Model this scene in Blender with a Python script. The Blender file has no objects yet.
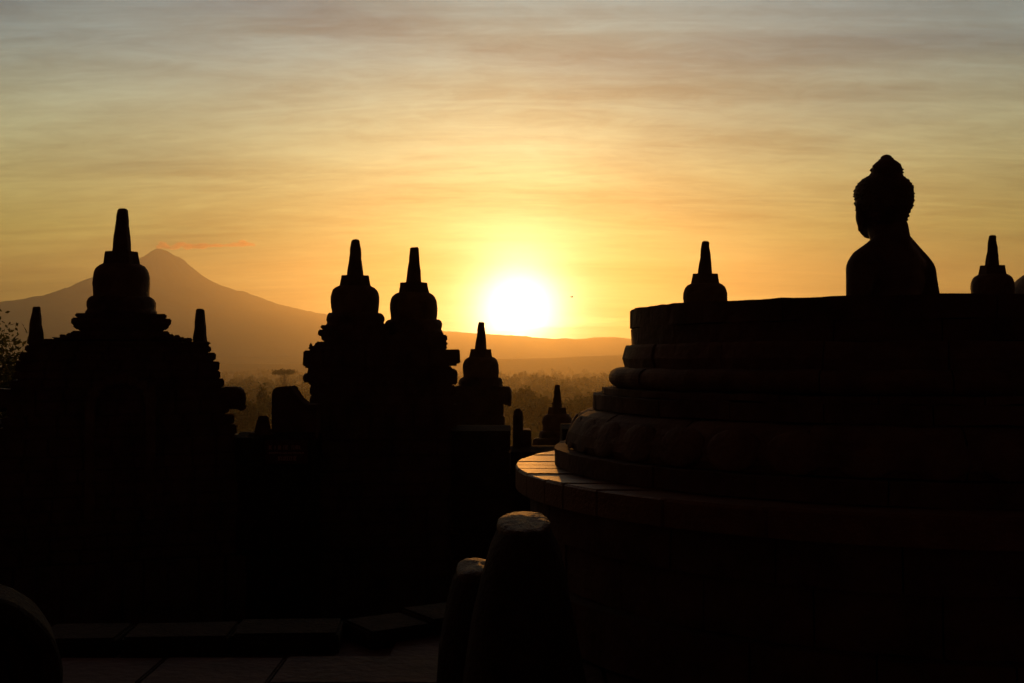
import bpy, bmesh, math, random
import numpy as np
from mathutils import Vector, Matrix, noise
random.seed(7)
R = math.radians
C = bpy.context.scene.collection
S = bpy.context.scene

# ---------------------------------------------------------------- camera
F = 1081.0            # focal length in pixels of the 1024 px wide frame
EYE = 1.6
PITCH = math.atan((362 - 341.5) / F)
cam = bpy.data.cameras.new('camera'); camo = bpy.data.objects.new('camera', cam); C.objects.link(camo)
cam.sensor_width = 36.0; cam.lens = F * 36.0 / 1024.0
cam.clip_start = 0.05; cam.clip_end = 60000
camo.location = (0, 0, EYE); camo.rotation_euler = (math.pi / 2 + PITCH, 0, 0)
S.camera = camo
S.render.engine = 'CYCLES'
S.cycles.use_denoising = True
S.cycles.max_bounces = 4; S.cycles.diffuse_bounces = 2; S.cycles.glossy_bounces = 2
S.cycles.volume_bounces = 1; S.cycles.transparent_max_bounces = 8
S.view_settings.view_transform = 'Standard'; S.view_settings.look = 'None'
S.view_settings.gamma = 1.0; S.view_settings.use_curve_mapping = False
S.view_settings.exposure = 0.0

def pdir(px, py):
    v = 341.5 - py
    return Vector((px - 512.0, F * math.cos(PITCH) - v * math.sin(PITCH), F * math.sin(PITCH) + v * math.cos(PITCH)))
def P(px, py, Y):
    d = pdir(px, py); return Vector((0, 0, EYE)) + d * (Y / d.y)
def PX(px, Y): return P(px, 362, Y).x
def PZ(py, Y): return P(512, py, Y).z

# ---------------------------------------------------------------- sun and sky
SUN = pdir(519, 309).normalized()
sun_el = math.asin(SUN.z); sun_az = math.atan2(SUN.x, SUN.y)
sl = bpy.data.lights.new('sun', 'SUN'); sl.energy = 2.8; sl.angle = R(0.53); sl.color = (1.0, 0.36, 0.05)
so = bpy.data.objects.new('sun', sl); C.objects.link(so)
so.rotation_euler = SUN.to_track_quat('Z', 'Y').to_euler()

w = bpy.data.worlds.new('World'); S.world = w; w.use_nodes = True
nt = w.node_tree; nt.nodes.clear()
def N(t, **k):
    n = nt.nodes.new(t)
    for a, b in k.items(): setattr(n, a, b)
    return n
def lk(a, b): nt.links.new(a, b)
def put(sock, v):
    if hasattr(v, 'is_output') or isinstance(v, bpy.types.NodeSocket): lk(v, sock)
    else: sock.default_value = v
def M(op, a, b=0.0, c=0.0, clamp=False):
    n = N('ShaderNodeMath', operation=op, use_clamp=clamp); put(n.inputs[0], a); put(n.inputs[1], b); put(n.inputs[2], c); return n.outputs[0]
def MR(v, a, b, c=0.0, d=1.0, smooth=True):
    n = N('ShaderNodeMapRange'); n.clamp = True
    if smooth: n.interpolation_type = 'SMOOTHSTEP'
    put(n.inputs[0], v)
    for i, q in enumerate((a, b, c, d)): n.inputs[i + 1].default_value = q
    return n.outputs[0]
def mixc(f, a, b, mode='MIX'):
    n = N('ShaderNodeMix', data_type='RGBA', blend_type=mode); put(n.inputs[0], f); put(n.inputs[6], a); put(n.inputs[7], b); return n.outputs[2]
def scale(col, f):
    n = N('ShaderNodeVectorMath', operation='SCALE'); put(n.inputs[0], col); put(n.inputs[3], f); return n.outputs[0]
def addc(a, b):
    n = N('ShaderNodeVectorMath', operation='ADD'); put(n.inputs[0], a); put(n.inputs[1], b); return n.outputs[0]

tc = N('ShaderNodeTexCoord'); D = tc.outputs['Generated']
sep = N('ShaderNodeSeparateXYZ'); lk(D, sep.inputs[0])
el = M('MULTIPLY', M('ARCSINE', sep.outputs[2]), 180 / math.pi)            # elevation, degrees
dt = N('ShaderNodeVectorMath', operation='DOT_PRODUCT'); lk(D, dt.inputs[0]); dt.inputs[1].default_value = SUN
ang = M('MULTIPLY', M('ARCCOSINE', M('MINIMUM', dt.outputs['Value'], 1.0)), 180 / math.pi)   # angle from the sun, degrees
# clear sky
sky = N('ShaderNodeTexSky', sky_type='NISHITA'); sky.sun_disc = False
sky.sun_elevation = sun_el; sky.sun_rotation = sun_az; sky.altitude = 300; sky.dust_density = 4.0; sky.air_density = 1.5
# high thin cloud sheet, coloured by its height over the horizon
ramp = N('ShaderNodeValToRGB'); lk(MR(el, 0.0, 30.0, smooth=False), ramp.inputs[0])
cr = ramp.color_ramp
stops = [(0.0, (1.1, 0.56, 0.05)), (0.10, (1.02, 0.60, 0.10)), (0.22, (0.68, 0.59, 0.15)), (0.36, (0.48, 0.51, 0.28)),
         (0.52, (0.275, 0.38, 0.37)), (0.66, (0.175, 0.28, 0.34)), (0.80, (0.15, 0.19, 0.24)), (1.0, (0.07, 0.055, 0.05))]
while len(cr.elements) < len(stops): cr.elements.new(0.5)
for e, (p, c) in zip(cr.elements, stops): e.position = p; e.color = (*c, 1)
# streaks: noise on a sheet overhead, so that they flatten towards the horizon
zc = M('MAXIMUM', M('ADD', sep.outputs[2], 0.15), 0.02)
cx = M('DIVIDE', sep.outputs[0], zc); cy = M('DIVIDE', sep.outputs[1], zc)
cv = N('ShaderNodeCombineXYZ'); lk(cx, cv.inputs[0]); lk(cy, cv.inputs[1])
def streak(sx, sy, rot, scl, detail, rough, dist, ofs=0):
    mp = N('ShaderNodeMapping'); lk(cv.outputs[0], mp.inputs[0]); mp.inputs['Scale'].default_value = (sx, sy, 1)
    mp.inputs['Rotation'].default_value = (0, 0, R(rot)); mp.inputs['Location'].default_value = (ofs, ofs * .7, 0)
    n = N('ShaderNodeTexNoise'); lk(mp.outputs[0], n.inputs['Vector'])
    n.inputs['Scale'].default_value = scl; n.inputs['Detail'].default_value = detail
    n.inputs['Roughness'].default_value = rough; n.inputs['Distortion'].default_value = dist
    return n.outputs['Fac']
s1 = MR(streak(0.55, 1.0, 12, 1.1, 6, .55, .9), .30, .70)
s2 = MR(streak(0.38, 1.7, -7, 1.9, 8, .62, 1.2, 3.1), .34, .68)
s3 = MR(streak(0.9, 5.0, 4, 2.4, 7, .66, .6, 9.7), .36, .66)
s4 = MR(streak(1.4, 3.4, 20, 4.2, 7, .68, 1.5, 5.3), .36, .66)
st = M('ADD', M('ADD', M('MULTIPLY', s1, .47), M('MULTIPLY', s2, .30)), M('ADD', M('MULTIPLY', s3, .10), M('MULTIPLY', s4, .13)))
lum = M('ADD', M('MULTIPLY', st, 1.05), .45)
sheet = scale(ramp.outputs[0], lum)
cool = mixc(1.0, sheet, (0.86, 0.96, 1.12, 1), 'MULTIPLY')
sheet = mixc(MR(s1, .55, .0, 0, .55), sheet, cool)
# light fades with the angle from the sun
fall = MR(ang, 36, 78, 1, .10)
sheet = mixc(MR(ang, 30, 62, 0, 1), sheet, mixc(1.0, sheet, (1, .22, .16, 1), 'MULTIPLY'))  # sky far from the sun reddened to give shaded stone a red tone
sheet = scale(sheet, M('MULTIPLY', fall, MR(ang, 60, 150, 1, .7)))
# glow of the cloud sheet round the sun (forward scattering), and the sun behind it
def gauss(a, wdt):
    q = M('DIVIDE', ang, wdt); return M('MULTIPLY', M('EXPONENT', M('MULTIPLY', M('MULTIPLY', q, q), -1)), a)
def expo(a, wdt): return M('MULTIPLY', M('EXPONENT', M('DIVIDE', ang, -wdt)), a)
g1 = scale((.62, 0.66, 0.30), expo(.9, 4.6))
g2 = scale((1.0, 0.88, 0.58), gauss(3.0, 3.4))
g3 = scale((1.0, 0.85, 0.55), gauss(14, 1.9))
g4 = scale((.20, .36, .22), M('MULTIPLY', gauss(1.0, 13.0), M('ADD', M('MULTIPLY', st, 1.2), .3)))
glow = addc(addc(addc(g4, scale(g1, M('ADD', M('MULTIPLY', st, .8), .6))), g2), g3)
# a bright bank of cloud low to the right of the sun
az = M('MULTIPLY', M('ARCTAN2', sep.outputs[0], sep.outputs[1]), 180 / math.pi)
b_az = R(0); 
def band(a0, da, e0, de, nz, thr):
    u = M('DIVIDE', M('SUBTRACT', az, a0), da); v = M('DIVIDE', M('SUBTRACT', el, e0), de)
    r = M('ADD', M('MULTIPLY', u, u), M('MULTIPLY', v, v))
    return MR(M('ADD', r, M('MULTIPLY', M('SUBTRACT', nz, .5), thr)), .35, 1.15, 1, 0)
gn = N('ShaderNodeCombineXYZ'); lk(az, gn.inputs[0]); lk(M('MULTIPLY', el, 6.0), gn.inputs[1])
nn = N('ShaderNodeTexNoise'); lk(gn.outputs[0], nn.inputs['Vector']); nn.inputs['Scale'].default_value = .9; nn.inputs['Detail'].default_value = 5
bank = M('ADD', band(3.9, 2.0, 2.22, .20, nn.outputs[0], 1.6), M('MULTIPLY', band(5.9, 1.0, 2.28, .10, nn.outputs[0], 1.6), .6))
glow = addc(glow, scale((1.0, .62, .16), M('MULTIPLY', bank, .55)))
dark = M('MULTIPLY', band(5.5, 7.0, 1.55, .42, nn.outputs[0], 1.4), .28)
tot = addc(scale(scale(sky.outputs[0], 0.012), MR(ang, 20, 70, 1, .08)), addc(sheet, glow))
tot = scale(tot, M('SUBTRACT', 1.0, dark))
# below the horizon the sky is not seen: keep it dim
tot = scale(tot, MR(el, -6.0, -0.5, .04, 1))
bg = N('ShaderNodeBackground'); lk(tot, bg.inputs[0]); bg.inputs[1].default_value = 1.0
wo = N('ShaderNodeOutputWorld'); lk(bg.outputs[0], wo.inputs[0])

# ---------------------------------------------------------------- materials
def mat(name, c1, c2, rough=.85, scl=4.0, bump=.3, bscale=30.0, spec=.3, extra=None):
    m = bpy.data.materials.new(name); m.use_nodes = True; t = m.node_tree; b = t.nodes['Principled BSDF']
    co = t.nodes.new('ShaderNodeTexCoord')
    n = t.nodes.new('ShaderNodeTexNoise'); n.inputs['Scale'].default_value = scl; n.inputs['Detail'].default_value = 8; n.inputs['Roughness'].default_value = .65
    t.links.new(co.outputs['Object'], n.inputs['Vector'])
    r = t.nodes.new('ShaderNodeValToRGB'); t.links.new(n.outputs['Fac'], r.inputs[0])
    r.color_ramp.elements[0].position = .32; r.color_ramp.elements[1].position = .68
    r.color_ramp.elements[0].color = (*c1, 1); r.color_ramp.elements[1].color = (*c2, 1)
    t.links.new(r.outputs[0], b.inputs['Base Color'])
    b.inputs['Roughness'].default_value = rough; b.inputs['Specular IOR Level'].default_value = spec
    if bump:
        n2 = t.nodes.new('ShaderNodeTexNoise'); n2.inputs['Scale'].default_value = bscale; n2.inputs['Detail'].default_value = 6
        t.links.new(co.outputs['Object'], n2.inputs['Vector'])
        bp = t.nodes.new('ShaderNodeBump'); bp.inputs['Strength'].default_value = bump; bp.inputs['Distance'].default_value = .02
        t.links.new(n2.outputs['Fac'], bp.inputs['Height']); t.links.new(bp.outputs[0], b.inputs['Normal'])
    return m
STONE = mat('andesite', (.055, .045, .042), (.16, .125, .105), .82, 3.5, .6, 26)
STONE2 = mat('andesite_pale', (.08, .065, .055), (.20, .16, .13), .78, 5, .5, 32)
STATUE = mat('statue_stone', (.07, .06, .055), (.15, .125, .11), .75, 6, .25, 45)
DARKST = mat('shaded_dark_stone', (.018, .015, .013), (.055, .042, .036), .9, 7, 1.0, 40, spec=.15)  # darker andesite: shade of walls, kerb and foreground stones put into base colour
PITTED = mat('sunlit_pitted_stone', (.04, .024, .014), (.12, .07, .035), .62, 22, .7, 90, spec=.4)  # pitted stone for the caps, sunlight put into its warmer, paler colour
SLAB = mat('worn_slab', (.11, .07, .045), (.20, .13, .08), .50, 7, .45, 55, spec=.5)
PAVE = mat('paving_stone', (.045, .025, .025), (.12, .07, .068), .75, 2.5, .7, 18)
GRASS = mat('hill_grass', (.03, .045, .012), (.07, .08, .025), .95, .3, .5, 2, spec=.1)
LEAF = mat('leaves', (.07, .085, .02), (.12, .12, .03), .8, 1.5, 0, spec=.2)
BARK = mat('bark', (.05, .035, .025), (.12, .085, .06), .9, 3, .6, 20)
FOREST = mat('forest_leaves', (.07, .08, .02), (.12, .12, .03), .95, .05, 0, spec=.1)
PLAIN = mat('plain_fields', (.035, .05, .018), (.08, .085, .035), .95, .004, 0, spec=.1)
ROCK = mat('volcano_rock', (.05, .05, .045), (.10, .09, .08), .95, .0015, 0, spec=.1)
def translucent(m, f):
    t = m.node_tree; b = t.nodes['Principled BSDF']; tr = t.nodes.new('ShaderNodeBsdfTranslucent'); mx = t.nodes.new('ShaderNodeMixShader')
    src = b.inputs['Base Color'].links[0].from_socket; t.links.new(src, tr.inputs['Color']); mx.inputs[0].default_value = f
    t.links.new(b.outputs[0], mx.inputs[1]); t.links.new(tr.outputs[0], mx.inputs[2]); t.links.new(mx.outputs[0], t.nodes['Material Output'].inputs['Surface'])
translucent(LEAF, .5); translucent(FOREST, .5)
SIGN = mat('sign_board', (.05, .01, .012), (.07, .016, .018), .5, 3, 0)
PAINT = mat('sign_paint', (.55, .42, .45), (.65, .5, .52), .6, 9, 0)
FEATHER = mat('feather', (.03, .03, .03), (.05, .05, .05), .8, 9, 0)

# ---------------------------------------------------------------- helpers
def obj(name, bm, m, parent=None, smooth=False, **props):
    me = bpy.data.meshes.new(name); bm.normal_update(); bm.to_mesh(me); bm.free()
    me.materials.append(m)
    if smooth: me.polygons.foreach_set('use_smooth', [True] * len(me.polygons))
    o = bpy.data.objects.new(name, me); C.objects.link(o)
    if parent: o.parent = parent
    for k, v in props.items(): o[k] = v
    return o
def npobj(name, V, Fq, m, parent=None, smooth=False, **props):
    me = bpy.data.meshes.new(name)
    V = np.asarray(V, np.float32); Fq = np.asarray(Fq, np.int32)
    me.vertices.add(len(V)); me.vertices.foreach_set('co', V.ravel())
    k = Fq.shape[1]
    me.loops.add(Fq.size); me.loops.foreach_set('vertex_index', Fq.ravel())
    me.polygons.add(len(Fq)); me.polygons.foreach_set('loop_start', np.arange(0, Fq.size, k, dtype=np.int32))
    if smooth: me.polygons.foreach_set('use_smooth', np.ones(len(Fq), bool))
    me.update(calc_edges=True); me.validate()
    me.materials.append(m)
    o = bpy.data.objects.new(name, me); C.objects.link(o)
    if parent: o.parent = parent
    for a, b in props.items(): o[a] = b
    return o
def thing(name, loc, label, cat, group=None, rz=0):
    o = bpy.data.objects.new(name, None); C.objects.link(o); o.location = loc; o.rotation_euler = (0, 0, rz)
    o.empty_display_size = .2
    o['label'] = label; o['category'] = cat
    if group: o['group'] = group
    return o
def tag(o, label, cat, group=None):
    o['label'] = label; o['category'] = cat
    if group: o['group'] = group
    return o
def dup(o, parent=None):
    c = o.copy(); C.objects.link(c)
    if parent: c.parent = parent
    for ch in list(o.children): dup(ch, c)
    return c
U = random.uniform
def box(bm, x0, x1, y0, y1, z0, z1, taper=0.0, chip=0.0, bev=0.0):
    vs = []
    cx_, cy_ = (x0 + x1) / 2, (y0 + y1) / 2
    for z, k in ((z0, 1.0), (z1, 1.0 - taper)):
        for x, y in ((x0, y0), (x1, y0), (x1, y1), (x0, y1)):
            vs.append(bm.verts.new((cx_ + (x - cx_) * k + U(-chip, chip), cy_ + (y - cy_) * k + U(-chip, chip), z + U(-chip, chip) * .6)))
    fs = []
    for f in ((3, 2, 1, 0), (4, 5, 6, 7), (0, 1, 5, 4), (1, 2, 6, 5), (2, 3, 7, 6), (3, 0, 4, 7)):
        fs.append(bm.faces.new([vs[i] for i in f]))
    if bev:
        es = list({e for f in fs for e in f.edges})
        bmesh.ops.bevel(bm, geom=es, offset=bev, segments=2, affect='EDGES')
def blocks(bm, x0, x1, y0, y1, z0, z1, L=.3, chip=.008, bev=.012):
    """one course of masonry: separate worn blocks along x round a core"""
    n = max(1, round((x1 - x0) / L)); xs = [x0 + (x1 - x0) * i / n for i in range(n + 1)]
    for i in range(1, n): xs[i] += U(-.15, .15) * (x1 - x0) / n
    for i in range(n):
        e0 = U(-.012, .012); e1 = U(-.012, .012); a = U(0, .012) if i == 0 else .003; b = U(0, .012) if i == n - 1 else .003
        box(bm, xs[i] + a, xs[i + 1] - b, y0 + e0, y1 + e1, z0 + .001, z1 - U(.002, .008), 0, chip, bev)
    q = U(.03, .045); box(bm, x0 + q, x1 - q, y0 + q, y1 - q, z0 - .02 - U(0, .004), z1 - .012)
def lathe(bm, prof, seg=48, cap=True, jit=0.0, sq=None, rot=0.0):
    """prof: (radius, z) from bottom to top"""
    rings = []
    for r_, z in prof:
        ring = []
        for i in range(seg):
            a = 2 * math.pi * i / seg + rot
            k = 1 + U(-jit, jit)
            ring.append(bm.verts.new((r_ * k * math.cos(a), r_ * k * math.sin(a), z)))
        rings.append(ring)
    for a, b in zip(rings, rings[1:]):
        for i in range(seg):
            j = (i + 1) % seg; bm.faces.new((a[i], a[j], b[j], b[i]))
    if cap:
        bm.faces.new(list(reversed(rings[0]))); bm.faces.new(rings[-1])
def shift(bm, dx, dy, dz, verts=None):
    bmesh.ops.translate(bm, vec=(dx, dy, dz), verts=verts or bm.verts)
def worn(bm, amp, sc, seed=0):
    for v in bm.verts:
        n = noise.noise_vector(v.co * sc + Vector((seed, seed * 1.7, -seed)))
        v.co += n * amp

# ---------------------------------------------------------------- setting: terrain, hills
def fbm(x, y, oct=5, lac=2.0):
    s = 0; a = 1; t = 0
    for i in range(oct):
        s += a * noise.noise(Vector((x, y, i * 7.3))); t += a; a *= .5; x *= lac; y *= lac
    return s / t
def plain_z(x, y):
    r = math.hypot(x, y - 5)
    k = min(1, max(0, (r - 24) / 130)); k = k * k * (3 - 2 * k)
    return -7.0 - 33 * k + (fbm(x / 900, y / 900, 3) * 9 + fbm(x / 120, y / 120, 2) * 1.5) * k
nr, na = 110, 260
rs = [0] + [22 * (11800 / 22) ** (i / (nr - 1)) for i in range(nr)]
V = []; Fq = []
for r_ in rs:
    for j in range(na):
        a = 2 * math.pi * j / na; x = r_ * math.sin(a); y = r_ * math.cos(a)
        if y < -2500: x, y = x, -2500 - (abs(y) - 2500) * .02
        V.append((x, y, plain_z(x, y)))
for i in range(len(rs) - 1):
    for j in range(na):
        k = (j + 1) % na
        Fq.append((i * na + j, (i + 1) * na + j, (i + 1) * na + k, i * na + k)[::-1])
npobj('ground', V, Fq, PLAIN, smooth=True, kind='structure')

# the volcano: a cone with gullies, a little steeper to the left
VY = 9500.0; sc_ = VY / F
def interp(t, tab):
    for (a, b), (c, d) in zip(tab, tab[1:]):
        if t <= c: return b + (d - b) * (t - a) / (c - a)
    return tab[-1][1]
left = [(0, 113.6), (4, 111.5), (10, 107), (16, 103.2), (26, 97), (45, 88.5), (67, 81), (85, 72.5), (106, 65), (130, 59.5), (156, 55.5), (220, 48), (300, 42), (420, 28), (560, 14), (700, 3), (900, -6)]
right = [(0, 113.6), (5, 113.4), (10, 111.5), (18, 107), (26, 102.6), (35, 94.4), (46, 85.5), (57, 79), (70, 73.5), (82, 69.6), (90, 68.2), (104, 63.3), (120, 57.5), (145, 51.5), (165, 47.5), (200, 43), (240, 37), (285, 31), (340, 26), (400, 21), (480, 12), (600, 2), (900, -6)]
cxv = PX(155.5, VY + 130); sc_ = (VY + 130) / F
V = []; Fq = []; NR, NA = 150, 220
for i in range(NR):
    t = 640 * (i / (NR - 1)) ** 1.35
    for j in range(NA):
        a = 2 * math.pi * j / NA; ca = math.cos(a)
        wr = .5 + .5 * ca
        h = interp(t, left) * (1 - wr) + interp(t, right) * wr + (1.3 * math.exp(-((t - 88) / 3.5) ** 2) if ca > .5 else 0)
        gul = (noise.noise(Vector((math.cos(a) * 5, math.sin(a) * 5, t * .006))) * 3.0 + noise.noise(Vector((math.cos(a) * 13, math.sin(a) * 13, t * .012))) * 1.3)
        gul *= min(1, t / 60) * min(1, max(.15, (h + 5) / 60))
        rg = noise.noise(Vector((t * .16 * ca, t * .16 * math.sin(a), 3.3))) * .9 * min(1, t / 12)
        x = t * ca; y = t * math.sin(a) * .62
        if y < 0: y *= .9
        V.append((cxv + x * sc_, VY + y * sc_ + 130, EYE + (h + gul * 1.1 + rg * 1.6) * sc_))
for i in range(NR - 1):
    for j in range(NA):
        k = (j + 1) % NA
        Fq.append((i * NA + j, (i + 1) * NA + j, (i + 1) * NA + k, i * NA + k))
npobj('mountain', V, Fq, ROCK, smooth=True, kind='structure')

# low ranges of hills closing the valley: (name, Y, [(px, py crest)...], depth)
def ridge(name, Y, crest, depth, rough, seed, mt):
    V = []; Fq = []; n = 420; m = 26
    x0, x1 = crest[0][0], crest[-1][0]
    for j in range(m):
        v = j / (m - 1) * 2 - 1
        prof = (1 - v * v) ** 1.2 if abs(v) < 1 else 0
        for i in range(n):
            px = x0 + (x1 - x0) * i / (n - 1)
            py = interp(px, crest)
            hz = (362 - py) / F * Y
            x = (px - 512) / F * Y
            y = Y + v * depth
            base = -48.0
            h = base + (hz + EYE - base) * prof
            k = prof ** .5
            h += (fbm(x / 900 + seed, y / 900, 4) * 2.2 + fbm(x / 260 + seed, y / 260, 3) * .8) * rough * Y / F * k
            h -= abs(fbm(x / 500 + seed * 2, y / 1600, 3)) * 9 * Y / F * (1 - prof) * prof
            V.append((x, y, h))
    for j in range(m - 1):
        for i in range(n - 1):
            Fq.append((j * n + i, j * n + i + 1, (j + 1) * n + i + 1, (j + 1) * n + i))
    return npobj(name, V, Fq, mt, smooth=True, kind='structure')
ridge('far_hills', 8600, [(-1500, 350), (-600, 348), (0, 350), (300, 345), (420, 338), (470, 335), (500, 338), (520, 341), (545, 340.5), (562, 337.5), (578, 339), (594, 337), (612, 336), (632, 338.5), (700, 337), (800, 342), (1100, 341), (1600, 346), (2600, 350)], 1100, 1.0, 3.1, FOREST)
ridge('middle_hills', 4600, [(-1500, 362), (-400, 364), (100, 366), (300, 364), (430, 360), (520, 359), (600, 356), (700, 352), (900, 354), (1300, 350), (2400, 355)], 1100, 1.6, 8.4, FOREST)

# far-off woods: one mass of crowns
def ico(sub):
    b = bmesh.new(); bmesh.ops.create_icosphere(b, subdivisions=sub, radius=1)
    v = np.array([q.co[:] for q in b.verts]); f = np.array([[q.index for q in p.verts] for p in b.faces]); b.free(); return v, f
rng = np.random.default_rng(5)
VV = []; cnt = 0
while cnt < 6500:
    Y = 300 * (4600 / 300) ** rng.random()
    a = rng.uniform(-.62, .62)
    x = math.sin(a) * Y; y = math.cos(a) * Y
    dens = fbm(x / 260, y / 260, 3) + .25 + (.25 if Y > 900 else 0)
    if dens < 0 and rng.random() > .25: continue
    z = plain_z(x, y); h = rng.uniform(7, 13) * (1 + .55 * (rng.random() < .13)); rr = h * rng.uniform(.42, .68)
    slim = rng.random() < .12
    if slim: rr *= .5; h *= 1.2
    n = 130 if Y < 700 else (70 if Y < 1600 else 40)
    d = rng.normal(0, 1, (n, 3)); d /= np.linalg.norm(d, axis=1)[:, None]; d *= rng.uniform(.45, 1.08, (n, 1))
    c = d * np.array([rr, rr, h * .5]) + np.array([x, y, z + h * .58])
    L = rr * (.20 if n > 100 else .30 if n > 50 else .42) * rng.uniform(.6, 1.3, (n, 1))
    u = rng.normal(0, 1, (n, 3)); u /= np.linalg.norm(u, axis=1)[:, None]
    v = np.cross(u, rng.normal(0, 1, (n, 3))); v /= np.linalg.norm(v, axis=1)[:, None]
    VV.append(np.stack([c - u * L, c - v * L * .7, c + u * L * .9, c + v * L * .8], 1).reshape(-1, 3)); cnt += 1
VV = np.concatenate(VV)
npobj('woodland', VV, np.arange(len(VV)).reshape(-1, 4), FOREST, kind='stuff', label='hazy distant woods across the valley floor')

# ---------------------------------------------------------------- trees that can be told apart
def limb(bm, a, b, r0, r1, seg=8, bend=0.0, n=6):
    a = Vector(a); b = Vector(b); d = (b - a); q = d.to_track_quat('Z', 'Y')
    side = q @ Vector((1, 0, 0)); rings = []
    for i in range(n + 1):
        t = i / n; c = a + d * t + side * math.sin(t * math.pi) * bend; r_ = r0 + (r1 - r0) * t
        rings.append([bm.verts.new(c + q @ Vector((r_ * math.cos(2 * math.pi * k / seg), r_ * math.sin(2 * math.pi * k / seg), 0))) for k in range(seg)])
    for p, s in zip(rings, rings[1:]):
        for k in range(seg): bm.faces.new((p[k], p[(k + 1) % seg], s[(k + 1) % seg], s[k]))
def tree(name, px, pytop, Y, h, cw, ch, nleaf, leaf, label, group=None, flat=False, gap=.5, seed=1, zbase=None):
    rnd = np.random.default_rng(seed); random.seed(seed)
    top = P(px, pytop, Y); zb = top.z - h
    t = thing(name, (top.x, top.y, zb), label, 'tree', group)
    bm = bmesh.new(); zc = h - ch * .5
    limb(bm, (0, 0, 0), (U(-.3, .3), 0, zc), h * .022 + .05, h * .008 + .02, bend=h * .03)
    cl = []
    nb = 16
    for i in range(nb):
        a = U(0, 6.28); e = U(-.1, 1.0) ** 1 if not flat else U(.45, .6); rr = U(.45, 1)
        end = Vector((math.cos(a) * cw * .5 * rr, math.sin(a) * cw * .5 * rr, zc + (e - .4) * ch * (1 - .35 * rr)))
        limb(bm, (0, 0, zc * U(.5, .95)), end, h * .007 + .015, .012 + h * .001, 6, U(-.1, .1) * cw, 5)
        cl.append(end)
        for k in range(3):
            e2 = end + Vector((U(-1, 1) * cw * .16, U(-1, 1) * cw * .16, U(-.5, 1) * ch * .14)); limb(bm, end.lerp(Vector((0, 0, zc)), .3), e2, .006 * h * .5 + .008, .006, 5, 0, 3); cl.append(e2)
    obj('trunk', bm, BARK, t)
    cl = np.array([c[:] for c in cl])
    ci = rnd.integers(0, len(cl), nleaf)
    sg = np.array([cw * .10, cw * .10, ch * (.05 if flat else .10)])
    c = cl[ci] + rnd.normal(0, 1, (nleaf, 3)) * sg
    L = leaf * rnd.uniform(.6, 1.4, (nleaf, 1))
    u = rnd.normal(0, 1, (nleaf, 3)); u /= np.linalg.norm(u, axis=1)[:, None]
    v = np.cross(u, rnd.normal(0, 1, (nleaf, 3))); v /= np.linalg.norm(v, axis=1)[:, None]
    Vv = np.stack([c - u * L, c - v * L * .45 + u * L * .1, c + u * L, c + v * L * .45 + u * L * .1], 1).reshape(-1, 3)
    npobj('crown', Vv, np.arange(nleaf * 4).reshape(-1, 4), LEAF, t)
    return t

tree('leafy_tree', -36, 338, 34, 12, 4.3, 4.2, 8000, .085, 'leafy tree reaching in at the left edge behind the stone tower with side pinnacles', seed=3)
TG = 'trees in the valley behind the temple'
tree('round_tree', 255, 401, 420, 19, 20, 13, 6000, .8, 'round green tree in the gap beside the small cone pinnacle', TG, seed=11)
tree('slim_tree', 267, 389, 440, 24, 6, 18, 3000, .7, 'tall slim tree rising above the round green tree', TG, seed=12)
tree('flat_topped_tree', 285, 367, 950, 40, 17, 12, 900, .9, 'flat topped hazy tree above the sloping stone block', TG, flat=True, seed=13)
tree('bushy_tree', 238, 412, 360, 15, 17, 11, 5000, .75, 'low bushy tree just right of the carved spout of the left tower', TG, seed=14)
tree('dark_tree', 545, 404, 420, 19, 24, 13, 6500, .9, 'dark spreading tree directly behind the small spired stupa below the sun', TG, seed=15)
tree('valley_tree', 598, 396, 460, 20, 26, 13, 6500, 1.0, 'wide tree in the valley just left of the large open stupa', TG, seed=16)
tree('pale_tree', 520, 394, 520, 20, 22, 12, 5500, 1.0, 'pale hazy tree above the rounded finger stone', TG, seed=17)

# ---------------------------------------------------------------- temple: terraces
random.seed(21)
def polyslab(name, pts, z0, z1, m, **k):
    bm = bmesh.new()
    a = [bm.verts.new((x, y, z0)) for x, y in pts]; b = [bm.verts.new((x, y, z1)) for x, y in pts]
    bm.faces.new(list(reversed(a))); bm.faces.new(b)
    for i in range(len(pts)):
        j = (i + 1) % len(pts); bm.faces.new((a[i], a[j], b[j], b[i]))
    bmesh.ops.recalc_face_normals(bm, faces=bm.faces)
    return obj(name, bm, m, None, **k)
edge = [(-14, 5.9), (-6, 6.25), (-2.2, 6.35), (-1.0, 6.45), (-.35, 6.9), (-.1, 7.9), (.25, 9.0), (1.2, 9.8), (2.6, 10.1), (6, 10.2), (16, 10.0)]
polyslab('upper_terrace', [(16, -12), (-14, -12)][::1] + edge, -1.3, -.035, PAVE, kind='structure')
# paving slabs with open joints laid over the terrace
bm = bmesh.new()
def ylim(x):
    return interp(x, edge)
y = -2.0
while y < 10:
    dy = U(.42, .62); x = -9 + U(0, .4)
    while x < 12:
        dx = U(.5, .95)
        if y + dy < min(ylim(x), ylim(x + dx)) - .05:
            box(bm, x + .008, x + dx - .008, y + .008, y + dy - .008, -.04, U(-.006, .010), 0, .004, .01)
        x += dx
    y += dy
obj('paving', bm, PAVE, kind='structure')
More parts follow.
